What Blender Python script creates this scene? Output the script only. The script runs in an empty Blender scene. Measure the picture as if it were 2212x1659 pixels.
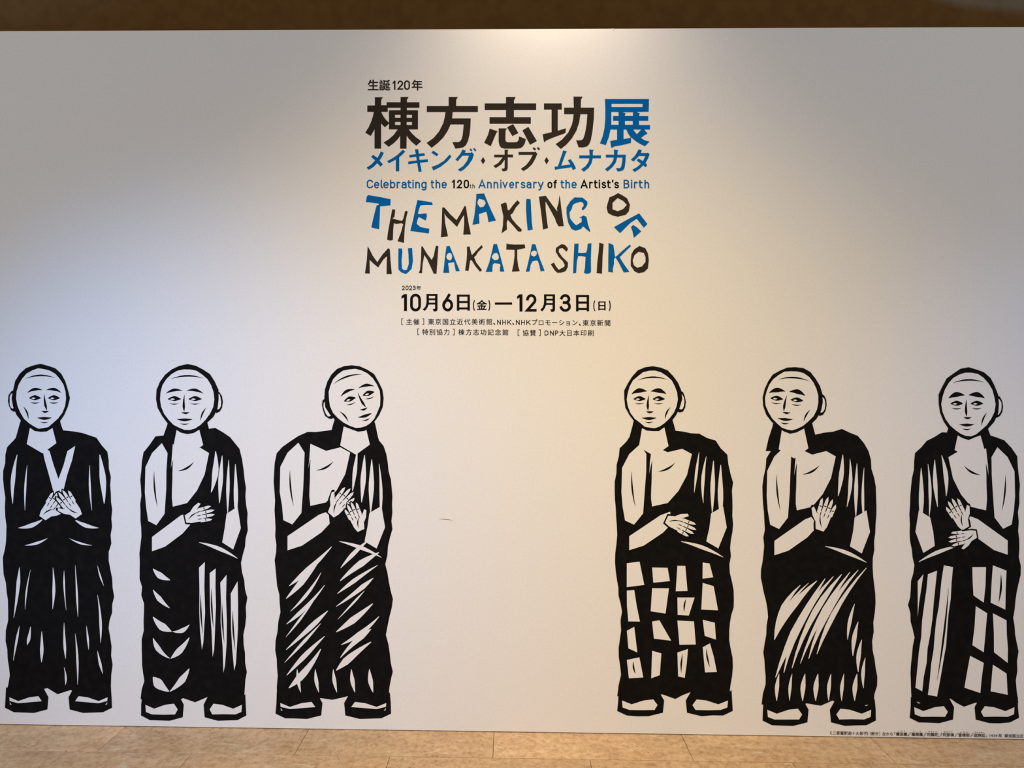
import bpy, math, random
from mathutils import Vector, Matrix
from mathutils.geometry import tessellate_polygon

sc = bpy.context.scene
COL = sc.collection
random.seed(7)

# ------------------------------------------------------------------ camera
IW, IH = 2212.0, 1659.0
F = 1640.0                      # focal length in pixels of the 2212 px frame
DIST, EYE = 3.66, 1.69          # metres to the wall, height of the lens
YAW, ROLL = math.radians(1.17), math.radians(0.31)
PCX, PCY = 1072.0, 824.5        # principal point
cam_d = bpy.data.cameras.new('camera')
cam = bpy.data.objects.new('camera', cam_d)
COL.objects.link(cam)
fw = Vector((-math.sin(YAW), math.cos(YAW), 0))
r0 = Vector((math.cos(YAW), math.sin(YAW), 0))
u0 = Vector((0, 0, 1))
rt = r0 * math.cos(ROLL) + u0 * math.sin(ROLL)
up = u0 * math.cos(ROLL) - r0 * math.sin(ROLL)
C0 = Vector((0, -DIST, EYE))
cam.matrix_world = Matrix(((rt.x, up.x, -fw.x, C0.x), (rt.y, up.y, -fw.y, C0.y),
                           (rt.z, up.z, -fw.z, C0.z), (0, 0, 0, 1)))
cam_d.sensor_width = 36
cam_d.lens = 36 * F / IW
cam_d.shift_x = (IW / 2 - PCX) / IW
cam_d.shift_y = (PCY - IH / 2) / IW
cam_d.clip_start = 0.05
sc.camera = cam

# ------------------------------------------------------------------ view, world, lights
sc.view_settings.view_transform = 'Standard'
sc.view_settings.look = 'None'
sc.view_settings.gamma = 1
sc.view_settings.use_curve_mapping = False
sc.view_settings.exposure = 0.0
world = bpy.data.worlds.new('world')
sc.world = world
world.use_nodes = True
world.node_tree.nodes['Background'].inputs[0].default_value = (0.944, 0.97, 1.0, 1)
world.node_tree.nodes['Background'].inputs[1].default_value = 0.677


def area(name, loc, target, size, power, color, size_y=None):
    d = bpy.data.lights.new(name, 'AREA')
    d.energy, d.color, d.size = power, color, size
    if size_y:
        d.shape, d.size_y = 'RECTANGLE', size_y
    o = bpy.data.objects.new(name, d)
    COL.objects.link(o)
    o.location = loc
    o.rotation_euler = (Vector(target) - Vector(loc)).to_track_quat('-Z', 'Y').to_euler()
    return o


def spot(name, loc, target, angle, blend, power, color, radius=0.05):
    d = bpy.data.lights.new(name, 'SPOT')
    d.energy, d.color, d.spot_size, d.spot_blend, d.shadow_soft_size = power, color, math.radians(angle), blend, radius
    o = bpy.data.objects.new(name, d)
    COL.objects.link(o)
    o.location = loc
    o.rotation_euler = (Vector(target) - Vector(loc)).to_track_quat('-Z', 'Y').to_euler()
    return o


spot('cool_spot', (-2.5, -3.0, 2.0), (-1.5, 0, 1.0), 68, 1.0, 236, (0.25, 0.50, 1.0), 0.15)
spot('downlight', (0.17, -0.52, 4.1), (0.17, 0.0, 2.4), 114, 1.0, 52, (1.0, 0.80, 0.585), 0.08)
spot('right_cool_spot', (3.2, -2.5, 3.0), (2.6, 0, .6), 70, 1.0, 80, (.14, .41, 1), 0.15)
spot('low_lamp', (0.15, -3.4, 3.6), (0.12, 0, 0.15), 84, 1.0, 392, (1.0, .725, .32), 0.1)
spot('floor_fill', (0.5, -1.25, 4.3), (0.45, -0.95, 0.0), 50, 1.0, 150, (1.0, .72, .30), 0.1)  # added warm fill that brightens the centre of the floor, no known fixture
spot('wedge_spot_right', (2.9, -3.2, 4.2), (3.0, 0.9, 5.7), 48.8, 0.03, 800, (.08, .3, 1), 0.03)  # added cool spot, cone edge shaped to draw the grey wedge above the panel
spot('wedge_spot_left', (-3.0, -3.2, 4.2), (-3.2, 0.9, 5.6), 50.5, 0.25, 260, (.12, .35, 1), 0.15)  # added likewise for the left corner, with a softer cone edge

# ------------------------------------------------------------------ photo pixel -> plane


def ray(px, py):
    return (fw + rt * ((px - PCX) / F) - up * ((py - PCY) / F))


def on_wall(px, py):
    d = ray(px, py)
    t = DIST / d.y
    return (d.x * t, EYE + d.z * t)


def on_floor(px, py):
    d = ray(px, py)
    t = -EYE / d.z
    return (d.x * t, -DIST + d.y * t)


# ------------------------------------------------------------------ materials
def new_mat(name, rough=0.6, spec=0.3):
    m = bpy.data.materials.new(name)
    m.use_nodes = True
    b = m.node_tree.nodes['Principled BSDF']
    b.inputs['Roughness'].default_value = rough
    b.inputs['Specular IOR Level'].default_value = spec
    return m, m.node_tree, b


def noise_mat(name, c1, c2, scale, rough=0.6, spec=0.3, bump=0.0, stretch=(1, 1, 1), detail=4, per_object=False, lo=.35, hi=.65):
    m, nt, b = new_mat(name, rough, spec)
    N, L = nt.nodes, nt.links
    tc = N.new('ShaderNodeTexCoord')
    mp = N.new('ShaderNodeMapping')
    mp.inputs['Scale'].default_value = stretch
    geo = N.new('ShaderNodeNewGeometry')
    if per_object:
        oi = N.new('ShaderNodeObjectInfo')
        ml = N.new('ShaderNodeMath'); ml.operation = 'MULTIPLY'; ml.inputs[1].default_value = 37
        L.new(oi.outputs['Random'], ml.inputs[0])
        L.new(ml.outputs[0], mp.inputs['Location'])
    L.new(geo.outputs['Position'], mp.inputs['Vector'])
    nz = N.new('ShaderNodeTexNoise')
    nz.inputs['Scale'].default_value = scale
    nz.inputs['Detail'].default_value = detail
    L.new(mp.outputs[0], nz.inputs['Vector'])
    cr = N.new('ShaderNodeValToRGB')
    cr.color_ramp.elements[0].position = lo
    cr.color_ramp.elements[1].position = hi
    cr.color_ramp.elements[0].color = (*c1, 1)
    cr.color_ramp.elements[1].color = (*c2, 1)
    L.new(nz.outputs['Fac'], cr.inputs[0])
    L.new(cr.outputs[0], b.inputs['Base Color'])
    if bump:
        bp = N.new('ShaderNodeBump')
        bp.inputs['Strength'].default_value = bump
        bp.inputs['Distance'].default_value = 0.002
        L.new(nz.outputs['Fac'], bp.inputs['Height'])
        L.new(bp.outputs[0], b.inputs['Normal'])
    return m


M_PAPER = noise_mat('white_paper', (0.735, 0.72, 0.71), (0.765, 0.75, 0.74), 90, 0.62, 0.25, 0.05, detail=3)
M_BLACK = noise_mat('black_ink', (0.005, 0.0045, 0.0045), (0.0095, 0.008, 0.0072), 25, 0.7, 0.05, detail=8, lo=.45, hi=.75)
M_TEXT = noise_mat('title_ink', (0.018, 0.0115, 0.007), (0.022, 0.0145, 0.009), 25, 0.6, 0.15)
M_BLUE = noise_mat('blue_ink', (0.0, 0.108, 0.385), (0.0, 0.118, 0.41), 30, 0.6, 0.03)
M_MAROON = noise_mat('caption_ink', (0.02, 0.012, 0.012), (0.03, 0.018, 0.018), 30, 0.6, 0.2)
M_BROWN = noise_mat('brown_bulkhead_paint', (0.125, 0.058, 0.014), (0.15, 0.070, 0.019), 14, 0.8, 0.08, 0.05)
M_CORE = noise_mat('board_core', (0.5, 0.47, 0.43), (0.55, 0.5, 0.46), 30, 0.8)
M_MORTAR = noise_mat('brown_joint', (0.13, 0.065, 0.022), (0.18, 0.095, 0.035), 60, 0.9)
M_CEIL = noise_mat('ceiling_paint', (0.30, 0.26, 0.21), (0.33, 0.29, 0.24), 10, 0.85)
M_SCRATCH = noise_mat('scratch_brown', (0.22, 0.13, 0.07), (0.3, 0.19, 0.11), 60, 0.7)


def travertine():
    m, nt, b = new_mat('travertine', 0.42, 0.4)
    N, L = nt.nodes, nt.links
    geo = N.new('ShaderNodeNewGeometry')
    oi = N.new('ShaderNodeObjectInfo')
    ml = N.new('ShaderNodeMath'); ml.operation = 'MULTIPLY'; ml.inputs[1].default_value = 53
    L.new(oi.outputs['Random'], ml.inputs[0])
    mp = N.new('ShaderNodeMapping'); mp.inputs['Scale'].default_value = (1.0, 0.85, 1)
    mp2 = N.new('ShaderNodeMapping'); mp2.inputs['Scale'].default_value = (1.0, 2.4, 1)
    L.new(mp.outputs[0], mp2.inputs['Vector'])
    L.new(ml.outputs[0], mp.inputs['Location'])
    L.new(geo.outputs['Position'], mp.inputs['Vector'])

    def nz(scale, detail, rough=0.6, dist=0.0, m_=None):
        n = N.new('ShaderNodeTexNoise')
        n.inputs['Scale'].default_value = scale
        n.inputs['Detail'].default_value = detail
        n.inputs['Roughness'].default_value = rough
        n.inputs['Distortion'].default_value = dist
        L.new((m_ or mp).outputs[0], n.inputs['Vector'])
        return n

    def ramp(src, stops):
        r = N.new('ShaderNodeValToRGB')
        e = r.color_ramp.elements
        e[0].position, e[0].color = stops[0][0], (*stops[0][1], 1)
        e[1].position, e[1].color = stops[-1][0], (*stops[-1][1], 1)
        for p, c in stops[1:-1]:
            x = e.new(p); x.color = (*c, 1)
        L.new(src, r.inputs[0])
        return r

    def mix(fac, a, bb, mode='MIX'):
        x = N.new('ShaderNodeMix'); x.data_type = 'RGBA'; x.blend_type = mode
        if isinstance(fac, float):
            x.inputs[0].default_value = fac
        else:
            L.new(fac, x.inputs[0])
        L.new(a, x.inputs[6]); L.new(bb, x.inputs[7])
        return x.outputs[2]
    big = ramp(nz(6, 9, 0.72, 0.3, mp2).outputs['Fac'], [(.32, (0.55, 0.355, 0.20)), (.5, (0.67, 0.455, 0.265)), (.68, (0.76, 0.55, 0.335))])
    fine = ramp(nz(38, 6, 0.75).outputs['Fac'], [(.34, (0.66, 0.60, 0.52)), (.56, (1, 1, 1)), (1, (1, 1, 1))])
    c = mix(1.0, big.outputs[0], fine.outputs[0], 'MULTIPLY')
    vein = ramp(nz(5.5, 8, 0.66, 0.8, mp2).outputs['Fac'], [(.60, (0, 0, 0)), (.66, (1, 1, 1))])
    pale = N.new('ShaderNodeRGB'); pale.outputs[0].default_value = (0.72, 0.60, 0.42, 1)
    mv = N.new('ShaderNodeMath'); mv.operation = 'MULTIPLY'; mv.inputs[1].default_value = 0.75
    L.new(vein.outputs[0], mv.inputs[0])
    c = mix(mv.outputs[0], c, pale.outputs[0])
    pit = ramp(nz(75, 2).outputs['Fac'], [(.27, (0.5, 0.38, 0.28)), (.33, (1, 1, 1)), (1, (1, 1, 1))])
    c = mix(1.0, c, pit.outputs[0], 'MULTIPLY')
    mr = N.new('ShaderNodeMapRange')
    mr.inputs['To Min'].default_value = 0.94
    mr.inputs['To Max'].default_value = 1.10
    L.new(oi.outputs['Random'], mr.inputs['Value'])
    hs = N.new('ShaderNodeHueSaturation')
    L.new(mr.outputs[0], hs.inputs['Value'])
    L.new(c, hs.inputs['Color'])
    L.new(hs.outputs[0], b.inputs['Base Color'])
    return m


M_TILE = travertine()

# ------------------------------------------------------------------ object helpers


def meta(o, label=None, cat=None, group=None, kind=None):
    if label: o['label'] = label
    if cat: o['category'] = cat
    if group: o['group'] = group
    if kind: o['kind'] = kind
    return o


def mesh_obj(name, verts, faces, mats, parent=None, fm=None):
    me = bpy.data.meshes.new(name)
    me.from_pydata(verts, [], faces)
    for m in (mats if isinstance(mats, (list, tuple)) else [mats]):
        me.materials.append(m)
    if fm:
        for p, i in zip(me.polygons, fm):
            p.material_index = i
    me.update()
    o = bpy.data.objects.new(name, me)
    COL.objects.link(o)
    if parent:
        o.parent = parent
    return o


def box(name, lo, hi, mat, parent=None, bevel=0.0):
    x0, y0, z0 = lo; x1, y1, z1 = hi
    if bevel:
        b = bevel
        v = [(x0, y0, z0), (x1, y0, z0), (x1, y1, z0), (x0, y1, z0),
             (x0, y0, z1 - b), (x1, y0, z1 - b), (x1, y1, z1 - b), (x0, y1, z1 - b),
             (x0 + b, y0 + b, z1), (x1 - b, y0 + b, z1), (x1 - b, y1 - b, z1), (x0 + b, y1 - b, z1)]
        f = [(3, 2, 1, 0), (0, 1, 5, 4), (1, 2, 6, 5), (2, 3, 7, 6), (3, 0, 4, 7),
             (4, 5, 9, 8), (5, 6, 10, 9), (6, 7, 11, 10), (7, 4, 8, 11), (8, 9, 10, 11)]
    else:
        v = [(x0, y0, z0), (x1, y0, z0), (x1, y1, z0), (x0, y1, z0),
             (x0, y0, z1), (x1, y0, z1), (x1, y1, z1), (x0, y1, z1)]
        f = [(3, 2, 1, 0), (0, 1, 5, 4), (1, 2, 6, 5), (2, 3, 7, 6), (3, 0, 4, 7), (4, 5, 6, 7)]
    return mesh_obj(name, v, f, mat, parent)


def empty(name, loc):
    o = bpy.data.objects.new(name, None)
    o.empty_display_size = 0.1
    o.location = loc
    COL.objects.link(o)
    return o


# ------------------------------------------------------------------ setting
WL, WR, WH, WT = -5.2, 5.2, 3.39, 0.12
seam_x = on_wall(1325, 70)[0]
wall = box('wall_front', (WL, 0.002, 0.004), (WR, WT, WH - 0.001), M_CORE)
meta(wall, kind='structure')
box('paper_sheet', (WL, 0.0, 0.004), (seam_x, 0.0019, WH), M_PAPER, wall)
box('paper_sheet', (seam_x, 0.0004, 0.004), (WR, 0.0019, WH), M_PAPER, wall)
# little pucker where the two sheets meet at the top edge
v = [(seam_x - .006, -.0002, WH), (seam_x + .001, -.0022, WH), (seam_x + .008, .0003, WH),
     (seam_x - .004, -.0002, WH - .010), (seam_x + .003, .0001, WH - .013), (seam_x - .006, .001, WH + .0), ]
mesh_obj('paper_fold', v, [(0, 3, 1), (1, 3, 4), (1, 4, 2), (0, 1, 2)], M_PAPER, wall)

bulk = box('wall_back', (WL - 1, 0.90, 0), (WR + 1, 1.02, 7.5), M_BROWN)
meta(bulk, kind='structure')
ceil = box('ceiling', (WL - 1, -7.0, 7.5), (WR + 1, 1.02, 7.6), M_CEIL)
meta(ceil, kind='structure')

floor = box('floor', (WL - 1, -7.0, -0.06), (WR + 1, 1.02, -0.0045), M_MORTAR)
meta(floor, kind='structure')
jx = [on_wall(x, y)[0] for x, y in ((270, 1575), (666, 1582.5), (1068, 1588.5), (1473, 1594), (1880, 1600))]
TL = (jx[-1] - jx[0]) / 4
J0 = sum(x - TL * i for i, x in enumerate(jx)) / 5
row1 = on_floor(1064.5, 1637)[1]
ROWD = TL / 2
GAP = 0.0022
rows = [(0.11, row1)]
y = row1
while y > -6.5:
    rows.append((y, y - ROWD)); y -= ROWD
for r, (ya, yb) in enumerate(rows):
    off = 0.0 if r % 2 == 0 else TL * 0.484
    k = math.floor((WL - J0 - off) / TL)
    x = J0 + off + k * TL
    while x < WR:
        xa, xb = max(x, WL), min(x + TL, WR)
        if xb - xa > 0.05:
            dz = random.uniform(-.0003, .0003)
            box('tile', (xa + GAP / 2, yb + .0030, -0.0045), (xb - GAP / 2, ya - .0030, dz), M_TILE, floor, 0.001)
        x += TL

# ------------------------------------------------------------------ flat print builder
Y0, YL, YN = -0.0005, 0.00025, 0.000006


class Print:
    """flat ink shapes lying on the wall; coordinates come in photo pixels"""

    def __init__(s, conv=None):
        s.v, s.f, s.m, s.n, s.conv = [], [], [], 0, conv or (lambda p: p)

    def put(s, pts, faces, layer=0, mat=0):
        b = len(s.v)
        s.n += 1
        for p in pts:
            x, z = on_wall(*s.conv(p))
            s.v.append((x, Y0 - YL * layer - YN * s.n, z))
        s.f += [tuple(i + b for i in f) for f in faces]
        s.m += [mat] * len(faces)

    def poly(s, outer, holes=(), layer=0, mat=0):
        loops = [outer] + list(holes)
        tri = tessellate_polygon([[Vector((p[0], p[1], 0)) for p in l] for l in loops])
        flat = [p for l in loops for p in l]
        out = []
        for a, b, c in tri:
            A, B, C = flat[a], flat[b], flat[c]
            ar = (B[0] - A[0]) * (C[1] - A[1]) - (B[1] - A[1]) * (C[0] - A[0])
            if abs(ar) > 1e-7:
                out.append((a, c, b) if ar > 0 else (a, b, c))
        s.put(flat, out, layer, mat)

    def ribbon(s, pts, w, layer=0, mat=0, closed=False, cap=True):
        P = [Vector(p) for p in pts]
        Q = [P[0]]
        for p in P[1:]:
            if (p - Q[-1]).length > 1e-4: Q.append(p)
        if closed and (Q[0] - Q[-1]).length < 1e-4: Q.pop()
        P = Q; n = len(P)
        h = w / 2
        if cap and not closed:
            P[0] = P[0] - (P[1] - P[0]).normalized() * h
            P[-1] = P[-1] + (P[-1] - P[-2]).normalized() * h
        Lp, Rp = [], []
        for i in range(n):
            a = P[i - 1] if (i > 0 or closed) else None
            c = P[(i + 1) % n] if (i < n - 1 or closed) else None
            d1 = (P[i] - a).normalized() if a is not None else None
            d2 = (c - P[i]).normalized() if c is not None else None
            if d1 is None: d1 = d2
            if d2 is None: d2 = d1
            n1 = Vector((-d1.y, d1.x)); n2 = Vector((-d2.y, d2.x))
            nn = n1 + n2
            if nn.length < 1e-3: nn = n1.copy()
            nn.normalize()
            k = min(1 / max(nn.dot(n1), 1e-3), 2.4)
            Lp.append(P[i] + nn * h * k); Rp.append(P[i] - nn * h * k)
        pts2 = [tuple(p) for p in Lp] + [tuple(p) for p in Rp]
        fs = []
        m = n if closed else n - 1
        for i in range(m):
            j = (i + 1) % n
            fs.append((i, n + i, n + j, j))
        s.put(pts2, fs, layer, mat)

    def lens(s, a, b, w, bend=0.0, layer=0, mat=0, peak=.5):
        a, b = Vector(a), Vector(b)
        d = b - a; nrm = Vector((-d.y, d.x)).normalized()
        mid = (a + b) / 2 + nrm * bend
        n = 7; Lp, Rp = [], []
        for i in range(n + 1):
            t = i / n
            p = a * (1 - t) ** 2 + mid * 2 * t * (1 - t) + b * t * t
            tt = t / peak if t < peak else (1 - t) / (1 - peak)
            ww = w / 2 * (tt ** .7 if tt > 0 else 0)
            if i in (0, n): ww = w * .05
            Lp.append(tuple(p + nrm * ww)); Rp.append(tuple(p - nrm * ww))
        fs = [(i, n + 1 + i, n + 2 + i, i + 1) for i in range(n)]
        s.put(Lp + Rp, fs, layer, mat)

    def make(s, name, mats, parent):
        o = mesh_obj(name, [(x - parent.location.x, y_ - parent.location.y, z - parent.location.z) for x, y_, z in s.v],
                     s.f, mats, parent, s.m)
        return o


def rect(x0, y0, x1, y1):
    return [(x0, y0), (x1, y0), (x1, y1), (x0, y1)]


def zoom(ox, oy, k):
    return lambda p: (ox + p[0] / k, oy + p[1] / k)


def thing_at(name, px, py, label, cat='lettering', group=None):
    x, z = on_wall(px, py)
    e = empty(name, (x, 0.0, z))
    return meta(e, label, cat, group)


R1 = zoom(780, 160, 6.703); R2 = zoom(1090, 160, 6.703)
R3 = zoom(780, 380, 6.9125); R4 = zoom(1100, 380, 6.9125)
R5 = zoom(780, 515, 6.9125); R6 = zoom(1100, 515, 6.9125)
R7 = zoom(850, 605, 8.848); R8 = zoom(1090, 605, 8.848)


def glyph_polys(parent, name, conv, mat, outer_list, label=None):
    """outer_list: list of (outer, [holes]) or plain outer"""
    p = Print(conv)
    for q in outer_list:
        if isinstance(q, tuple) and len(q) == 2 and isinstance(q[0], list):
            p.poly(q[0], q[1])
        else:
            p.poly(q)
    o = p.make(name, mat, parent)
    if label: o['label'] = label
    return o


def rounded(pts, idx, r, n=3):
    """round chosen corners of a polygon"""
    out = []
    N_ = len(pts)
    for i, p in enumerate(pts):
        if i in idx:
            p = Vector(p); a = Vector(pts[i - 1]); b = Vector(pts[(i + 1) % N_])
            pa = p + (a - p).normalized() * r; pb = p + (b - p).normalized() * r
            for k in range(n + 1):
                t = k / n
                q = pa * (1 - t) ** 2 + p * 2 * t * (1 - t) + pb * t * t
                out.append((q.x, q.y))
        else:
            out.append(p)
    return out


def rrect(x0, y0, x1, y1, r=10):
    return rounded(rect(x0, y0, x1, y1), {0, 1, 2, 3}, r)

# ------------------------------------------------------------------ monoline glyphs (x 0..1, y 0..1 cap height, centre lines)
X = 0.715


def A(cx, cy, rx, ry, a0, a1, n=10):
    return [(cx + rx * math.cos(math.radians(a0 + (a1 - a0) * i / n)), cy + ry * math.sin(math.radians(a0 + (a1 - a0) * i / n))) for i in range(n + 1)]


def stad(x0, x1, y0, y1, ry):
    cx, rx = (x0 + x1) / 2, (x1 - x0) / 2
    return ('c', A(cx, y1 - ry, rx, ry, 0, 180) + A(cx, y0 + ry, rx, ry, 180, 360))


GL = {
    'C': [A(.5, .70, .5, .30, 22, 180) + A(.5, .30, .5, .30, 180, 338)],
    'e': [[(.05, X * .5), (.95, X * .5)], [(1, X * .5)] + A(.5, X - .27, .5, .27, 0, 180) + A(.5, .27, .5, .27, 180, 315)],
    'l': [[(.0, 1), (.0, .2)] + A(1.0, .2, 1.0, .2, 180, 265)],
    'b': [[(0, 1), (0, 0)], stad(0, 1, 0, X, .28)],
    'r': [[(0, 0), (0, X)], [(0, X * .5)] + A(.62, X - .25, .62, .25, 170, 62)],
    'a': [A(.45, X - .22, .45, .22, 150, 90) + A(.5, X - .22, .5, .22, 90, 0) + [(1, 0)], ('c', [(1, .42), (.45, .42)] + A(.35, .21, .35, .21, 90, 270) + [(.6, 0), (1, .1)])],
    't': [[(.3, .93), (.3, .2)] + A(1.0, .2, .7, .2, 180, 268), [(.0, X), (.95, X)]],
    'i': [[(.5, 0), (.5, X)], [(.5, .985), (.5, 1.0)]],
    'n': [[(0, 0), (0, X)], [(0, X * .5)] + A(.5, X - .27, .5, .27, 165, 0) + [(1, 0)]],
    'g': [stad(0, 1, .0, X, .28), [(1, X), (1, -.05)] + A(.5, -.06, .5, .24, 0, -140)],
    'h': [[(0, 0), (0, 1)], [(0, X * .5)] + A(.5, X - .27, .5, .27, 165, 0) + [(1, 0)]],
    'A': [[(0, 0), (.5, 1), (1, 0)], [(.2, .27), (.8, .27)]],
    'v': [[(0, X), (.5, 0.03), (1, X)]],
    's': [A(.5, X * .76, .45, X * .24, 28, 250) + A(.52, X * .25, .48, X * .25, 75, -150)],
    'y': [[(0, X), (.52, .04)], [(1, X), (.42, -.2), (.3, -.28), (.12, -.29)]],
    'o': [stad(0, 1, 0, X, .28)],
    'f': [[(.35, 0), (.35, .74)] + A(1, .76, .65, .24, 180, 100), [(0, X), (.9, X)]],
    "'": [[(.6, 1), (.3, .83)]],
    'B': [[(0, 0), (0, 1)], [(.1, 1)] + A(.5, .77, .42, .23, 90, -90) + [(.1, .54)], [(.5, .54)] + A(.52, .27, .48, .27, 90, -90) + [(.1, 0)]],
    '0': [stad(0, 1, 0, 1, .29)],
    '1': [[(1, 0), (1, 1)], [(.05, .80), (1, 1.0)]],
    '2': [A(.5, .71, .48, .29, 172, -28) + [(.0, .0), (1, 0)]],
    '3': [A(.49, .76, .44, .24, 165, -80) + [(.36, .53)], [(.5, .53)] + A(.5, .265, .5, .265, 80, -165)],
    '6': [('c', A(.5, .33, .5, .33, 0, 360, 20)), [(.66, 1.0), (.06, .43)]],
    'N': [[(0, 0), (0, 1)], [(0, 1), (1, 0)], [(1, 0), (1, 1)]],
    'H': [[(0, 0), (0, 1)], [(1, 0), (1, 1)], [(0, .5), (1, .5)]],
    'K': [[(0, 0), (0, 1)], [(.95, 1), (.05, .38)], [(.32, .56), (1, 0)]],
    'D': [('c', [(0, 0), (0, 1), (.4, 1)] + A(.4, .65, .6, .35, 90, 0) + A(.4, .35, .6, .35, 0, -90))],
    'P': [[(0, 0), (0, 1)], [(.1, 1)] + A(.5, .73, .5, .27, 90, -90) + [(.1, .46)]],
    '[': [[(1, 1), (0, 1), (0, 0), (1, 0)]],
    ']': [[(0, 1), (1, 1), (1, 0), (0, 0)]],
    '(': [A(1.6, .5, 1.6, .75, 138, 222)],
    ')': [A(-.6, .5, 1.6, .75, 42, -42)],
}
GNAME = {'[': 'bracket', ']': 'bracket', '(': 'bracket', ')': 'bracket', "'": 'apostrophe'}


def mono(parent, conv, mat, ch, x0, x1, ytop, ybase, w):
    p = Print(conv)
    h = w / 2
    a0, a1 = x0 + h, max(x1 - h, x0 + h + .01)
    if ch == 'i':
        a0 = a1 = (x0 + x1) / 2
    yb, yt = ybase - h, ytop + h

    def T(q):
        return (a0 + (a1 - a0) * q[0], yb + (yt - yb) * q[1])
    for k, st in enumerate(GL[ch]):
        closed = isinstance(st, tuple)
        pts = [T(q) for q in (st[1] if closed else st)]
        p.ribbon(pts, w, layer=k * .15, closed=closed, cap=not closed)
    nm = GNAME.get(ch, 'digit' if ch.isdigit() else 'letter')
    return p.make(nm, mat, parent)


FONT_CACHE = {}


def font_mesh(ch, off):
    key = (ch, off)
    if key in FONT_CACHE: return FONT_CACHE[key]
    cu = bpy.data.curves.new('t', 'FONT')
    cu.body = ch; cu.size = 1; cu.offset = off; cu.resolution_u = 3
    cu.dimensions = '2D'; cu.fill_mode = 'BOTH'
    o = bpy.data.objects.new('t', cu)
    COL.objects.link(o)
    dg = bpy.context.evaluated_depsgraph_get()
    me = o.evaluated_get(dg).to_mesh()
    vs = [(v.co.x, v.co.y) for v in me.vertices]
    fs = [tuple(p.vertices) for p in me.polygons]
    o.evaluated_get(dg).to_mesh_clear()
    bpy.data.objects.remove(o); bpy.data.curves.remove(cu)
    FONT_CACHE[key] = (vs, fs)
    return vs, fs


def font_put(p, ch, cx, cy, em, off=0.016, sx=1.0):
    """a glyph of the default font, thickened by laying it down several times a hair apart"""
    vs, fs = font_mesh(ch, 0.0)
    sh = [(0, 0)]
    if off > 0:
        sh = [(math.cos(a * math.pi / 4 + .4) * off, math.sin(a * math.pi / 4 + .4) * off) for a in range(8)]
    k = 1 - 2 * off
    for n, (dx, dy) in enumerate(sh):
        pts = [(cx + ((x - .5) * k + dx) * em * sx, cy - ((y - .38) * k + dy) * em) for x, y in vs]
        out = []
        for f in fs:
            a = sum(pts[f[i]][0] * pts[f[(i + 1) % len(f)]][1] - pts[f[(i + 1) % len(f)]][0] * pts[f[i]][1] for i in range(len(f)))
            out.append(tuple(reversed(f)) if a > 0 else f)
        p.put(pts, out, n * .12)


def cjk(parent, conv, mat, ch, cx, cy, em, off=0.016):
    p = Print(conv)
    font_put(p, ch, cx, cy, em, off)
    return p.make('character', mat, parent)

# ------------------------------------------------------------------ heading: anniversary line
t = thing_at('heading_lettering', 853, 196, 'small black Japanese anniversary heading with the number 120, above the large title')
cjk(t, R1, M_TEXT, '生', 175, 160, 176, .022)
cjk(t, R1, M_TEXT, '誕', 343, 162, 172, .020)
mono(t, R1, M_TEXT, '1', 455, 498, 95, 228, 21)
mono(t, R1, M_TEXT, '2', 525, 610, 93, 228, 21)
mono(t, R1, M_TEXT, '0', 622, 708, 92, 230, 21)
cjk(t, R1, M_TEXT, '年', 811, 160, 172, .022)

# ------------------------------------------------------------------ large title characters
t = thing_at('title_lettering', 1098, 320, 'largest line of lettering, five heavy Japanese characters, four black and one blue')
glyph_polys(t, 'character', R1, M_TEXT, [
    ([(200, 336), (316, 336), (292, 372), (290, 452), (370, 452), (370, 408), (572, 408), (572, 332), (690, 332), (664, 372), (664, 408),
      (845, 408), (845, 488), (664, 488), (664, 524), (824, 524), (824, 802), (692, 802), (730, 852), (790, 912), (872, 972), (800, 1038),
      (735, 985), (690, 935), (660, 892), (658, 1080), (566, 1080), (566, 895), (530, 945), (475, 1000), (400, 1055), (325, 992), (400, 945),
      (470, 885), (530, 802), (404, 802), (404, 718), (345, 772), (290, 714), (290, 1080), (195, 1080), (195, 800), (168, 850), (140, 898), (60, 848),
      (110, 770), (150, 680), (172, 610), (185, 548), (90, 548), (90, 455), (200, 455)],
     [[(290, 548), (386, 548), (386, 488), (572, 488), (572, 524), (404, 524), (404, 702), (368, 672), (328, 620)],
      rrect(492, 590, 572, 634), rrect(660, 590, 738, 634), rrect(492, 694, 572, 738), rrect(660, 694, 738, 738)])])
glyph_polys(t, 'character', R1, M_TEXT, [
    [(1268, 332), (1402, 332), (1378, 372), (1376, 462), (1692, 462), (1692, 550), (1327, 550), (1318, 642), (1587, 642), (1584, 760),
     (1570, 880), (1548, 970), (1518, 1030), (1480, 1060), (1430, 1073), (1365, 1080), (1322, 985), (1400, 985), (1432, 975), (1452, 950), (1470, 890), (1480, 800), (1485, 730),
     (1297, 730), (1250, 830), (1190, 920), (1110, 1000), (1022, 1068), (948, 998), (1050, 925), (1130, 830), (1190, 710), (1212, 620), (1222, 550), (952, 550), (952, 462), (1268, 462)]])
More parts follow.
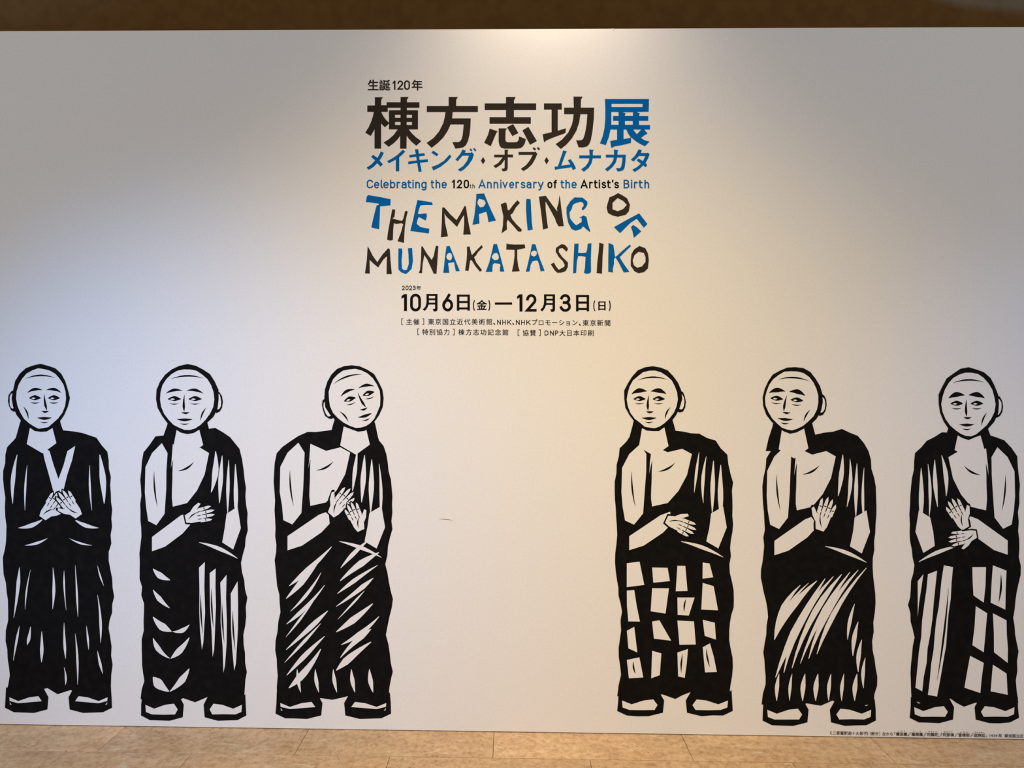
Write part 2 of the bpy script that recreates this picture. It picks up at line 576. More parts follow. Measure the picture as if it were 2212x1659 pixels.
glyph_polys(t, 'character', R2, M_TEXT, [
    [(20, 332), (162, 332), (137, 378), (135, 425), (457, 425), (457, 520), (135, 520), (135, 624), (380, 624), (380, 720), (-218, 720),
     (-218, 624), (20, 624), (20, 520), (-288, 520), (-288, 425), (20, 425)],
    [(-216, 790), (-101, 828), (-123, 860), (-200, 1045), (-296, 995), (-240, 880)],
    [(-86, 786), (36, 786), (14, 820), (12, 950), (20, 975), (45, 988), (150, 988), (185, 980), (202, 955), (210, 902), (308, 942), (295, 1000),
     (265, 1050), (225, 1075), (180, 1080), (0, 1080), (-45, 1070), (-72, 1040), (-86, 980)],
    [(35, 770), (115, 728), (128, 730), (200, 855), (112, 898)],
    [(258, 815), (345, 765), (468, 970), (368, 1025)]])
glyph_polys(t, 'character', R2, M_TEXT, [
    [(570, 425), (828, 425), (828, 514), (770, 514), (770, 820), (890, 785), (880, 855), (690, 925), (605, 962), (572, 990), (550, 872), (680, 842), (680, 514), (570, 514)],
    [(997, 326), (1132, 326), (1106, 368), (1104, 486), (1296, 486), (1292, 640), (1272, 830), (1248, 960), (1222, 1020), (1190, 1050), (1140, 1062), (1072, 1062), (1035, 960),
     (1100, 960), (1135, 942), (1152, 900), (1170, 830), (1188, 720), (1198, 582), (1098, 582), (1080, 700), (1040, 820), (975, 930), (895, 1022), (815, 1085), (738, 1015),
     (830, 950), (920, 850), (975, 730), (992, 650), (998, 582), (862, 582), (862, 486), (1002, 486)]])
glyph_polys(t, 'character', R2, M_BLUE, [
    ([(1452, 362), (2090, 362), (2086, 545), (1912, 548), (1960, 572), (1948, 590), (1948, 608), (2080, 608), (2078, 675), (1945, 675), (1948, 738), (2105, 738), (2105, 803),
      (2020, 803), (2070, 860), (2020, 888), (1974, 925), (2030, 960), (2098, 978), (2032, 1045), (1960, 1010), (1890, 965), (1832, 915), (1830, 997), (1700, 1028), (1590, 1048),
      (1545, 1072), (1528, 970), (1628, 950), (1628, 803), (1534, 803), (1510, 910), (1465, 1030), (1380, 1005), (1420, 900), (1445, 790), (1457, 650), (1458, 500)],
     [rrect(1548, 430, 1998, 478),
      [(1545, 548), (1650, 548), (1650, 608), (1570, 608), (1570, 675), (1650, 675), (1650, 735), (1545, 735)],
      [(1705, 552), (1858, 552), (1858, 606), (1740, 606), (1740, 592), (1755, 570)],
      rrect(1742, 677, 1856, 735),
      [(1722, 803), (1763, 803), (1785, 855), (1824, 912), (1822, 924), (1722, 942)],
      [(1860, 803), (1978, 803), (1915, 872)]])], 'blue character')

# ------------------------------------------------------------------ katakana subtitle
t = thing_at('subtitle_lettering', 1098, 374, 'line of blue and black katakana with two small diamonds, below the large title')
KB = 'blue character'
glyph_polys(t, 'character', R1, M_BLUE, [[(285, 1120), (330, 1140), (300, 1205), (268, 1250), (316, 1308), (282, 1342), (235, 1290), (180, 1345), (112, 1388), (80, 1355), (150, 1308),
                                         (203, 1250), (145, 1200), (175, 1168), (236, 1215), (262, 1170)]], KB)
glyph_polys(t, 'character', R1, M_BLUE, [[(605, 1095), (640, 1122), (600, 1165), (553, 1205), (553, 1408), (503, 1408), (503, 1238), (405, 1292), (375, 1260), (440, 1228), (520, 1175)]], KB)
glyph_polys(t, 'character', R1, M_BLUE, [[(780, 1090), (828, 1087), (836, 1154), (918, 1145), (925, 1182), (842, 1192), (848, 1244), (965, 1234), (970, 1272), (854, 1284), (878, 1412),
                                         (833, 1416), (812, 1288), (685, 1306), (680, 1268), (806, 1250), (798, 1197), (702, 1210), (697, 1172), (792, 1160)]], KB)
glyph_polys(t, 'character', R1, M_BLUE, [[(1045, 1108), (1120, 1160), (1098, 1192), (1018, 1140)],
                                         [(1285, 1163), (1308, 1197), (1250, 1265), (1150, 1345), (1065, 1388), (1048, 1398), (1022, 1345), (1110, 1312), (1200, 1255)]], KB)
glyph_polys(t, 'character', R1, M_BLUE, [[(1470, 1092), (1520, 1110), (1500, 1140), (1588, 1140), (1602, 1125), (1635, 1165), (1612, 1235), (1555, 1318), (1495, 1378), (1440, 1412),
                                         (1400, 1385), (1480, 1330), (1535, 1255), (1562, 1182), (1468, 1182), (1400, 1262), (1365, 1238), (1430, 1165)],
                                         [(1568, 1090), (1590, 1078), (1614, 1105), (1592, 1118)], [(1620, 1080), (1642, 1072), (1672, 1106), (1650, 1120)]], KB)
glyph_polys(t, 'diamond', R1, M_TEXT, [[(1767, 1200), (1798, 1253), (1767, 1307), (1734, 1253)]])
glyph_polys(t, 'character', R2, M_TEXT, [[(0, 1095), (55, 1095), (46, 1115), (46, 1165), (122, 1165), (122, 1207), (46, 1207), (46, 1360), (38, 1392), (15, 1405), (-28, 1408), (-45, 1370),
                                          (-10, 1368), (0, 1355), (2, 1240), (-50, 1310), (-128, 1362), (-162, 1330), (-90, 1285), (-28, 1207), (-150, 1207), (-150, 1167), (0, 1167)]])
glyph_polys(t, 'character', R2, M_TEXT, [[(202, 1128), (435, 1128), (445, 1120), (475, 1155), (445, 1225), (400, 1305), (335, 1368), (272, 1405), (235, 1372), (310, 1320), (365, 1250), (407, 1170), (202, 1170)],
                                          [(405, 1075), (428, 1060), (457, 1088), (434, 1108)], [(465, 1068), (487, 1057), (515, 1086), (492, 1105)]])
glyph_polys(t, 'diamond', R2, M_TEXT, [[(608, 1200), (640, 1253), (608, 1307), (576, 1253)]])
glyph_polys(t, 'character', R2, M_BLUE, [[(845, 1105), (905, 1120), (885, 1150), (820, 1327), (952, 1308), (915, 1248), (955, 1232), (1000, 1292), (1035, 1365), (990, 1392), (970, 1350),
                                         (850, 1367), (745, 1382), (732, 1395), (722, 1342), (772, 1335), (800, 1250), (835, 1150)]], KB)
glyph_polys(t, 'character', R2, M_BLUE, [[(1225, 1090), (1292, 1100), (1278, 1122), (1278, 1178), (1395, 1178), (1395, 1220), (1276, 1220), (1260, 1290), (1220, 1358), (1148, 1415),
                                         (1108, 1380), (1170, 1335), (1213, 1275), (1228, 1220), (1080, 1220), (1080, 1178), (1230, 1178)]], KB)
glyph_polys(t, 'character', R2, M_BLUE, [[(1583, 1092), (1647, 1102), (1635, 1122), (1635, 1167), (1755, 1167), (1750, 1270), (1737, 1358), (1718, 1390), (1685, 1405), (1635, 1410),
                                         (1612, 1362), (1670, 1362), (1688, 1340), (1702, 1270), (1706, 1210), (1630, 1210), (1610, 1280), (1560, 1350), (1490, 1410), (1452, 1378),
                                         (1520, 1325), (1565, 1265), (1582, 1210), (1465, 1210), (1465, 1167), (1585, 1167)]], KB)
glyph_polys(t, 'character', R2, M_BLUE, [[(1940, 1090), (1988, 1102), (1970, 1142), (2060, 1143), (2078, 1136), (2098, 1165), (2075, 1225), (2040, 1288), (2066, 1318), (2040, 1348),
                                         (2008, 1322), (1950, 1375), (1885, 1418), (1848, 1385), (1920, 1345), (1972, 1298), (1912, 1250), (1938, 1222), (2003, 1260), (2038, 1187),
                                         (1945, 1187), (1905, 1228), (1868, 1265), (1828, 1240), (1890, 1180)]], KB)

# ------------------------------------------------------------------ English subtitle, rounded monoline letters
t = thing_at('english_lettering', 1098, 412, 'single line of thin English lettering in blue and black about an anniversary')
WT_ = 20
TOP, BAS = 57, 186
for s, lst, mat in (
        (R3, 'C 85 182|e 194 272|l 293 330|e 333 412|b 432 512|r 531 588|a 603 681|t 690 752|i 765 787|n 808 880|g 898 978|t 1040 1092|h 1112 1183|e 1202 1280', M_BLUE),
        (R3, 'A 1753 1860|n 1880 1952|n 1977 2050|i 2076 2098|v 2110 2190', M_BLUE),
        (R4, 'e 0 73|r 93 150|s 170 243|a 258 332|r 358 415|y 428 512', M_BLUE),
        (R4, 'o 570 645|f 660 714', M_BLACK),
        (R4, 't 765 822|h 838 908|e 930 1008', M_BLUE),
        (R4, "A 1065 1172|r 1192 1250|t 1262 1320|i 1336 1358|s 1378 1448|t 1458 1515|' 1530 1560|s 1567 1640", M_BLACK),
        (R4, 'B 1707 1795|i 1816 1838|r 1862 1920|t 1930 1992|h 2018 2090', M_BLUE),
        (R3, '1 1355 1400|2 1432 1510|0 1532 1612', M_BLACK)):
    for q in lst.split('|'):
        ch, a, b = q.split(' ')
        mono(t, s, mat, ch, float(a), float(b), TOP, BAS, WT_ + (2 if mat is M_BLACK else 0))
mono(t, R3, M_BLACK, 't', 1622, 1650, 124, 186, 9.5)
mono(t, R3, M_BLACK, 'h', 1662, 1698, 120, 186, 9.5)

# ------------------------------------------------------------------ hand-cut lettering, upper line
t = thing_at('handcut_lettering', 1090, 522, 'upper line of jagged hand-cut capitals in blue and black, letters jumping up and down')
HC = [
    (R3, 1, [(105, 285), (130, 290), (280, 315), (442, 348), (438, 440), (285, 455), (280, 600), (270, 798), (152, 770), (190, 600), (232, 440), (262, 434), (266, 424), (262, 415),
             (235, 410), (160, 400), (110, 392), (72, 395), (85, 310)], []),
    (R3, 0, [(465, 498), (510, 502), (505, 560), (497, 620), (472, 626), (470, 634), (540, 658), (612, 670), (628, 645), (650, 560), (655, 528), (685, 522), (697, 540), (680, 600), (665, 680), (652, 780),
             (645, 900), (640, 1002), (545, 975), (600, 830), (628, 722), (605, 706), (560, 714), (520, 718), (490, 705), (480, 800), (475, 955), (440, 968), (388, 952), (400, 850), (430, 680), (450, 580)], []),
    (R3, 1, [(842, 360), (960, 378), (1060, 395), (1072, 435), (960, 435), (888, 440), (868, 490), (848, 565), (880, 570), (975, 556), (984, 600), (965, 668), (905, 635), (862, 615),
             (845, 650), (830, 715), (890, 765), (1020, 790), (1012, 860), (735, 822), (780, 640), (820, 450)], []),
    (R3, 0, [(1212, 470), (1245, 472), (1330, 570), (1425, 660), (1480, 570), (1548, 443), (1568, 465), (1585, 590), (1612, 740), (1640, 875), (1525, 877), (1540, 720), (1538, 585),
             (1500, 640), (1432, 762), (1350, 680), (1270, 605), (1245, 555), (1255, 700), (1298, 903), (1192, 917), (1205, 700)], []),
    (R3, 1, [(1722, 268), (1838, 262), (1880, 370), (1950, 530), (2015, 665), (1902, 692), (1885, 590), (1868, 535), (1760, 570), (1768, 712), (1662, 732), (1690, 600), (1712, 420)],
     [[(1760, 340), (1835, 360), (1862, 405), (1830, 460), (1778, 470), (1742, 425), (1738, 385)]]),
    (R4, 0, [(-127, 425), (-72, 400), (-42, 402), (-20, 512), (0, 510), (60, 432), (122, 362), (160, 402), (100, 470), (50, 560), (18, 582), (40, 640), (110, 725), (188, 800),
             (180, 832), (135, 832), (60, 745), (-22, 655), (-38, 700), (-32, 800), (-115, 858), (-95, 740), (-88, 600), (-112, 490)], []),
    (R4, 1, [(260, 342), (320, 348), (328, 500), (338, 700), (353, 802), (275, 815), (262, 680), (252, 520), (252, 380)], []),
    (R4, 0, [(443, 310), (545, 296), (640, 430), (718, 530), (712, 480), (735, 410), (750, 285), (760, 330), (780, 500), (815, 752), (735, 752), (700, 690), (685, 640), (600, 480),
             (542, 382), (545, 500), (560, 640), (580, 778), (505, 803), (480, 580)], []),
    (R4, 1, [(975, 320), (1095, 324), (1165, 382), (1168, 425), (1140, 480), (1105, 512), (1085, 508), (1085, 478), (1113, 445), (1104, 405), (1068, 385), (980, 412), (950, 435),
             (930, 500), (900, 548), (908, 630), (950, 690), (1000, 738), (1080, 688), (1082, 632), (1045, 628), (1108, 590), (1155, 612), (1175, 720), (1213, 830), (1195, 834),
             (1105, 755), (1070, 795), (990, 818), (930, 795), (880, 700), (855, 570), (855, 470), (910, 380)], []),
    (R4, 0, [(1625, 256), (1690, 290), (1760, 335), (1803, 430), (1785, 530), (1740, 580), (1620, 610), (1540, 590), (1475, 555), (1453, 475), (1475, 390), (1498, 318), (1560, 295)],
     [[(1618, 330), (1700, 372), (1756, 432), (1700, 495), (1620, 528), (1542, 498), (1542, 402)]]),
]
MATS = [M_TEXT, M_BLUE]
for conv, c, outer, holes in HC:
    glyph_polys(t, 'letter', conv, MATS[c], [(outer, holes)], 'blue letter' if c else None)
glyph_polys(t, 'letter', R4, M_BLUE, [[(1940, 558), (2063, 718), (2010, 775), (1905, 640), (1810, 700), (1655, 855), (1562, 765), (1750, 660)],
                                      [(1850, 732), (1905, 766), (1972, 828), (1862, 925), (1840, 830), (1818, 762)]], 'blue letter')

t = thing_at('handcut_lettering', 1095, 592, 'lower line of jagged hand-cut capitals in blue and black, all on one baseline')
HC2 = [
    (R5, 0, [(98, 116), (125, 160), (175, 260), (242, 355), (320, 240), (405, 145), (430, 165), (440, 330), (460, 533), (380, 533), (382, 400), (385, 265), (330, 320), (255, 435),
             (190, 380), (128, 320), (130, 525), (58, 522), (85, 330)], []),
    (R5, 1, [(558, 150), (610, 150), (618, 200), (605, 330), (612, 450), (635, 470), (660, 475), (685, 465), (712, 380), (708, 250), (700, 148), (762, 142), (768, 230), (775, 340),
             (755, 455), (690, 520), (660, 530), (600, 508), (558, 465), (555, 300)], []),
    (R5, 0, [(900, 118), (920, 122), (985, 230), (1055, 322), (1085, 260), (1115, 112), (1155, 112), (1145, 260), (1127, 527), (1085, 528), (1050, 450), (990, 320), (945, 248),
             (920, 380), (910, 522), (860, 515), (880, 470), (895, 300)], []),
    (R5, 1, [(1275, 118), (1322, 112), (1380, 250), (1430, 380), (1475, 488), (1415, 492), (1400, 420), (1388, 355), (1300, 368), (1318, 515), (1227, 515), (1240, 400), (1260, 220)],
     [[(1322, 212), (1352, 232), (1360, 275), (1350, 310), (1332, 330), (1287, 312), (1272, 275), (1285, 235)]]),
    (R5, 0, [(1580, 125), (1620, 120), (1640, 200), (1655, 250), (1720, 180), (1802, 98), (1817, 135), (1750, 200), (1712, 260), (1688, 280), (1720, 360), (1808, 475), (1775, 498),
             (1710, 420), (1650, 325), (1628, 330), (1605, 487), (1553, 480), (1575, 330), (1582, 220)], []),
    (R5, 1, [(1978, 85), (2028, 82), (2060, 190), (2100, 340), (2140, 495), (2072, 495), (2072, 430), (2082, 405), (2070, 380), (1985, 370), (1965, 400), (1960, 498), (1860, 500),
             (1910, 370), (1950, 210)], [[(1990, 220), (2025, 215), (2050, 245), (2058, 290), (2040, 320), (1990, 325), (1957, 295), (1952, 265)]]),
    (R6, 0, [(-40, 70), (-20, 85), (80, 92), (232, 90), (240, 145), (120, 170), (120, 300), (135, 420), (158, 488), (105, 495), (40, 495), (65, 380), (80, 250), (78, 172), (-45, 168)], []),
    (R6, 1, [(340, 86), (392, 88), (420, 190), (460, 310), (530, 485), (468, 492), (450, 410), (430, 340), (405, 328), (345, 345), (320, 400), (305, 492), (248, 500), (280, 370), (310, 240)],
     [[(375, 180), (408, 195), (413, 225), (400, 255), (370, 272), (327, 250), (324, 215), (345, 190)]]),
    (R6, 0, [(780, 85), (830, 95), (868, 135), (878, 165), (855, 200), (830, 175), (795, 145), (745, 155), (738, 200), (790, 275), (878, 360), (875, 430), (840, 490), (780, 512),
             (720, 515), (680, 480), (620, 385), (668, 360), (700, 420), (740, 468), (820, 425), (828, 395), (800, 340), (740, 280), (692, 195), (700, 140)], []),
    (R6, 1, [(972, 80), (1035, 75), (1035, 130), (1030, 215), (1080, 218), (1150, 210), (1165, 150), (1170, 85), (1190, 75), (1228, 72), (1220, 300), (1222, 500), (1205, 520),
             (1155, 530), (1115, 515), (1130, 440), (1140, 275), (1080, 265), (1030, 265), (1010, 350), (1000, 517), (952, 522), (960, 320)], []),
    (R6, 0, [(1345, 62), (1410, 85), (1395, 250), (1385, 527), (1305, 518), (1315, 350), (1335, 200)], []),
    (R6, 1, [(1483, 65), (1555, 98), (1570, 200), (1580, 275), (1597, 268), (1650, 220), (1740, 140), (1800, 92), (1818, 115), (1730, 200), (1650, 280), (1690, 350), (1745, 430),
             (1795, 500), (1710, 510), (1640, 370), (1587, 285), (1575, 290), (1563, 320), (1565, 380), (1545, 460), (1552, 510), (1478, 500), (1478, 300)], []),
    (R6, 0, [(1945, 113), (2030, 145), (2070, 220), (2085, 320), (2070, 450), (2010, 505), (1930, 520), (1870, 490), (1815, 410), (1815, 320), (1825, 230), (1870, 160)],
     [[(1930, 200), (2010, 215), (2035, 280), (2035, 350), (1980, 420), (1910, 438), (1860, 400), (1842, 330), (1870, 250)]]),
]
for conv, c, outer, holes in HC2:
    glyph_polys(t, 'letter', conv, MATS[c], [(outer, holes)], 'blue letter' if c else None)

# ------------------------------------------------------------------ dates
t = thing_at('year_lettering', 889, 628, 'tiny black year 2023 with one Japanese character, above the left end of the date')
for ch, a, b in (('2', 163, 215), ('0', 230, 288), ('2', 300, 355), ('3', 368, 425)):
    mono(t, R7, M_BLACK, ch, a, b, 106, 193, 14)
cjk(t, R7, M_BLACK, '年', 484, 152, 99, .018)

t = thing_at('date_lettering', 1093, 673, 'bold black exhibition date line with large numerals and a long dash')


def moon(conv, dx, dy):
    o = [(x + dx, y + dy) for x, y in [(630, 265), (842, 265), (842, 560), (832, 588), (805, 600), (768, 600), (750, 550), (785, 550), (795, 540), (795, 468), (672, 468), (655, 510),
                                       (630, 555), (597, 592), (558, 562), (605, 515), (625, 460), (632, 400)]]
    hs = [[(x + dx, y + dy) for x, y in rect(*h)] for h in ((678, 302, 795, 350), (678, 385, 795, 432))]
    glyph_polys(t, 'character', conv, M_BLACK, [(o, hs)])


def sun(conv, x0, y0, x1, y1, wv, wh, leg):
    ym = (y0 + y1 - leg) / 2
    o = [(x0, y0), (x1, y0), (x1, y1), (x1 - wv, y1), (x1 - wv, y1 - leg), (x0 + wv, y1 - leg), (x0 + wv, y1), (x0, y1)]
    glyph_polys(t, 'character', conv, M_BLACK, [(o, [rect(x0 + wv, y0 + wh, x1 - wv, ym - wh / 2), rect(x0 + wv, ym + wh / 2, x1 - wv, y1 - leg - wh)])])


def big1(conv, x0, x1, y0, y1, w):
    glyph_polys(t, 'digit', conv, M_BLACK, [[(x1 - w, y0), (x1, y0), (x1, y1), (x1 - w, y1), (x1 - w, y0 + 62), (x0, y0 + 92), (x0, y0 + 40)]])


big1(R7, 152, 258, 268, 592, 56)
mono(t, R7, M_BLACK, '0', 318, 525, 260, 600, 52)
moon(R7, 0, 0)
mono(t, R7, M_BLACK, '6', 932, 1140, 262, 600, 52)
sun(R7, 1212, 278, 1460, 585, 47, 40, 23)
mono(t, R7, M_BLACK, '(', 1520, 1578, 385, 585, 20)
cjk(t, R7, M_BLACK, '金', 1687, 480, 212, .022)
mono(t, R7, M_BLACK, ')', 1792, 1850, 385, 585, 20)
glyph_polys(t, 'dash', R7, M_BLACK, [rect(1938, 428, 2268, 471)])
big1(R8, 237, 342, 272, 602, 58)
mono(t, R8, M_BLACK, '2', 408, 612, 268, 604, 52)
moon(R8, 122, 7)
mono(t, R8, M_BLACK, '3', 1052, 1268, 268, 608, 52)
sun(R8, 1365, 285, 1615, 598, 47, 42, 24)
mono(t, R8, M_BLACK, '(', 1695, 1753, 392, 593, 20)
sun(R8, 1790, 408, 1930, 580, 27, 23, 12)
mono(t, R8, M_BLACK, ')', 1970, 2028, 392, 593, 20)

# ------------------------------------------------------------------ organiser lines
EM, OW = 127, .011


def comma(conv, x, y):
    glyph_polys(t, 'comma', conv, M_BLACK, [[(x - 18, y - 14), (x - 4, y - 26), (x + 20, y + 8), (x + 2, y + 22)]])


t = thing_at('organiser_lettering', 1093, 704, 'upper line of small black Japanese lettering below the date, starting with a bracket')
mono(t, R7, M_BLACK, '[', 150, 188, 732, 855, 12)
for ch, x in (('主', 300), ('催', 437), ('東', 718), ('京', 856), ('国', 994), ('立', 1132), ('近', 1270), ('代', 1410), ('美', 1550), ('術', 1690), ('館', 1832)):
    cjk(t, R7, M_BLACK, ch, x, 797, EM, OW)
mono(t, R7, M_BLACK, ']', 548, 585, 732, 855, 12)
comma(R7, 1925, 838)
mono(t, R7, M_BLACK, 'N', 1982, 2052, 758, 855, 15)
mono(t, R7, M_BLACK, 'H', 2078, 2148, 758, 855, 15)
mono(t, R8, M_BLACK, 'K', 52, 130, 760, 856, 15)
comma(R8, 165, 840)
mono(t, R8, M_BLACK, 'N', 217, 290, 762, 857, 15)
mono(t, R8, M_BLACK, 'H', 316, 388, 762, 857, 15)
mono(t, R8, M_BLACK, 'K', 415, 497, 762, 857, 15)
for ch, x, yy in (('プ', 570, 806), ('ロ', 697, 812), ('モ', 828, 812), ('ー', 958, 812), ('シ', 1090, 812), ('ョ', 1215, 814), ('ン', 1340, 812), ('東', 1550, 818), ('京', 1690, 818), ('新', 1826, 818), ('聞', 1967, 820)):
    cjk(t, R8, M_BLACK, ch, x, yy, EM, OW)
comma(R8, 1437, 855)

t = thing_at('sponsor_lettering', 1093, 727, 'lowest line of small black Japanese lettering in the central text block')
mono(t, R7, M_BLACK, '[', 457, 493, 928, 1052, 12)
for ch, x in (('特', 606), ('別', 743), ('協', 880), ('力', 1017), ('棟', 1298), ('方', 1440), ('志', 1580), ('功', 1718), ('記', 1858), ('念', 1998), ('館', 2140)):
    cjk(t, R7, M_BLACK, ch, x, 993 + (x - 600) * .004, EM, OW)
mono(t, R7, M_BLACK, ']', 1132, 1168, 932, 1056, 12)
mono(t, R8, M_BLACK, '[', 250, 288, 942, 1068, 12)
cjk(t, R8, M_BLACK, '協', 402, 1008, EM, OW)
cjk(t, R8, M_BLACK, '賛', 540, 1008, EM, OW)
mono(t, R8, M_BLACK, ']', 652, 690, 942, 1068, 12)
mono(t, R8, M_BLACK, 'D', 765, 838, 965, 1060, 15)
mono(t, R8, M_BLACK, 'N', 868, 940, 965, 1060, 15)
mono(t, R8, M_BLACK, 'P', 962, 1027, 965, 1060, 15)
for ch, x in (('大', 1102), ('日', 1238), ('本', 1372), ('印', 1510), ('刷', 1650)):
    cjk(t, R8, M_BLACK, ch, x, 1012, EM, OW)

# ------------------------------------------------------------------ caption at the foot of the wall
t = thing_at('caption_lettering', 2003, 1590, 'tiny dark caption line just above the floor at the right end of the wall')
CY = lambda x: 1583.2 + (x - 1795) * .0148
cap = Print(); ruby = Print()


def run(s, x0, pitch, em=8.4):
    x = x0
    for ch in s:
        if ch != ' ':
            font_put(cap, ch, x, CY(x), em, .012)
        x += pitch
    return x


run('《', 1792.8, 8.2); run('二菩薩釈迦十大弟子', 1802, 8.32); run('》', 1875.6, 8)
run('（', 1877.3, 8); run('部分', 1885.5, 8.4); run('）', 1902.6, 8)
run('左から', 1909.5, 8.0)
for i, (nm, rb) in enumerate((('優波離', 'うばり'), ('羅睺羅', 'らごら'), ('阿難陀', 'あなんだ'), ('阿那律', 'あなりつ'), ('富楼那', 'ふるな'), ('迦旃延', 'かせんねん'))):
    x = 1939 + i * 33.6
    run('「', x - 8.5, 8); run(nm, x, 8.3); run('」', x + 25.5, 8)
    n = len(rb)
    for k, ch in enumerate(rb):
        xx = x - 2 + 20.5 * (k + .5) / n
        font_put(ruby, ch, xx, CY(xx) - 6.2, 3.2, .01)
run('1939', 2139.5, 4.8, 8.2); run('年', 2160, 8)
run('東京国立近', 2173, 8.3)
cap.make('caption_line', M_MAROON, t)
ruby.make('ruby_text', M_MAROON, t)

# ------------------------------------------------------------------ printed robed figures (plain generic block-print people)
def jag(pts, step=24, amp=1.5, rnd=random):
    """uneven knife-cut edge"""
    out = []
    n = len(pts)
    for i in range(n):
        a, b = Vector(pts[i]), Vector(pts[(i + 1) % n])
        k = max(1, int((b - a).length / step))
        d = (b - a).normalized() if (b - a).length > 0 else Vector((0, 0))
        nr = Vector((-d.y, d.x))
        for j in range(k):
            q = a + (b - a) * (j / k)
            if j: q = q + nr * rnd.uniform(-amp, amp)
            out.append((q.x, q.y))
    return out


def oval(cx, cy, rx, ry, n=22, amp=1.2, rnd=random, jaw=0.0, tilt=0.0):
    out = []
    for i in range(n):
        a = 2 * math.pi * i / n
        x, y_ = math.cos(a) * rx, math.sin(a) * ry
        if y_ > 0: x *= 1 - jaw * (y_ / ry) ** 2
        r = 1 + rnd.uniform(-amp, amp) / rx
        x, y_ = x * r, y_ * r
        ct, st = math.cos(tilt), math.sin(tilt)
        out.append((cx + x * ct - y_ * st, cy + x * st + y_ * ct))
    return out


INK = [M_BLACK, M_PAPER]


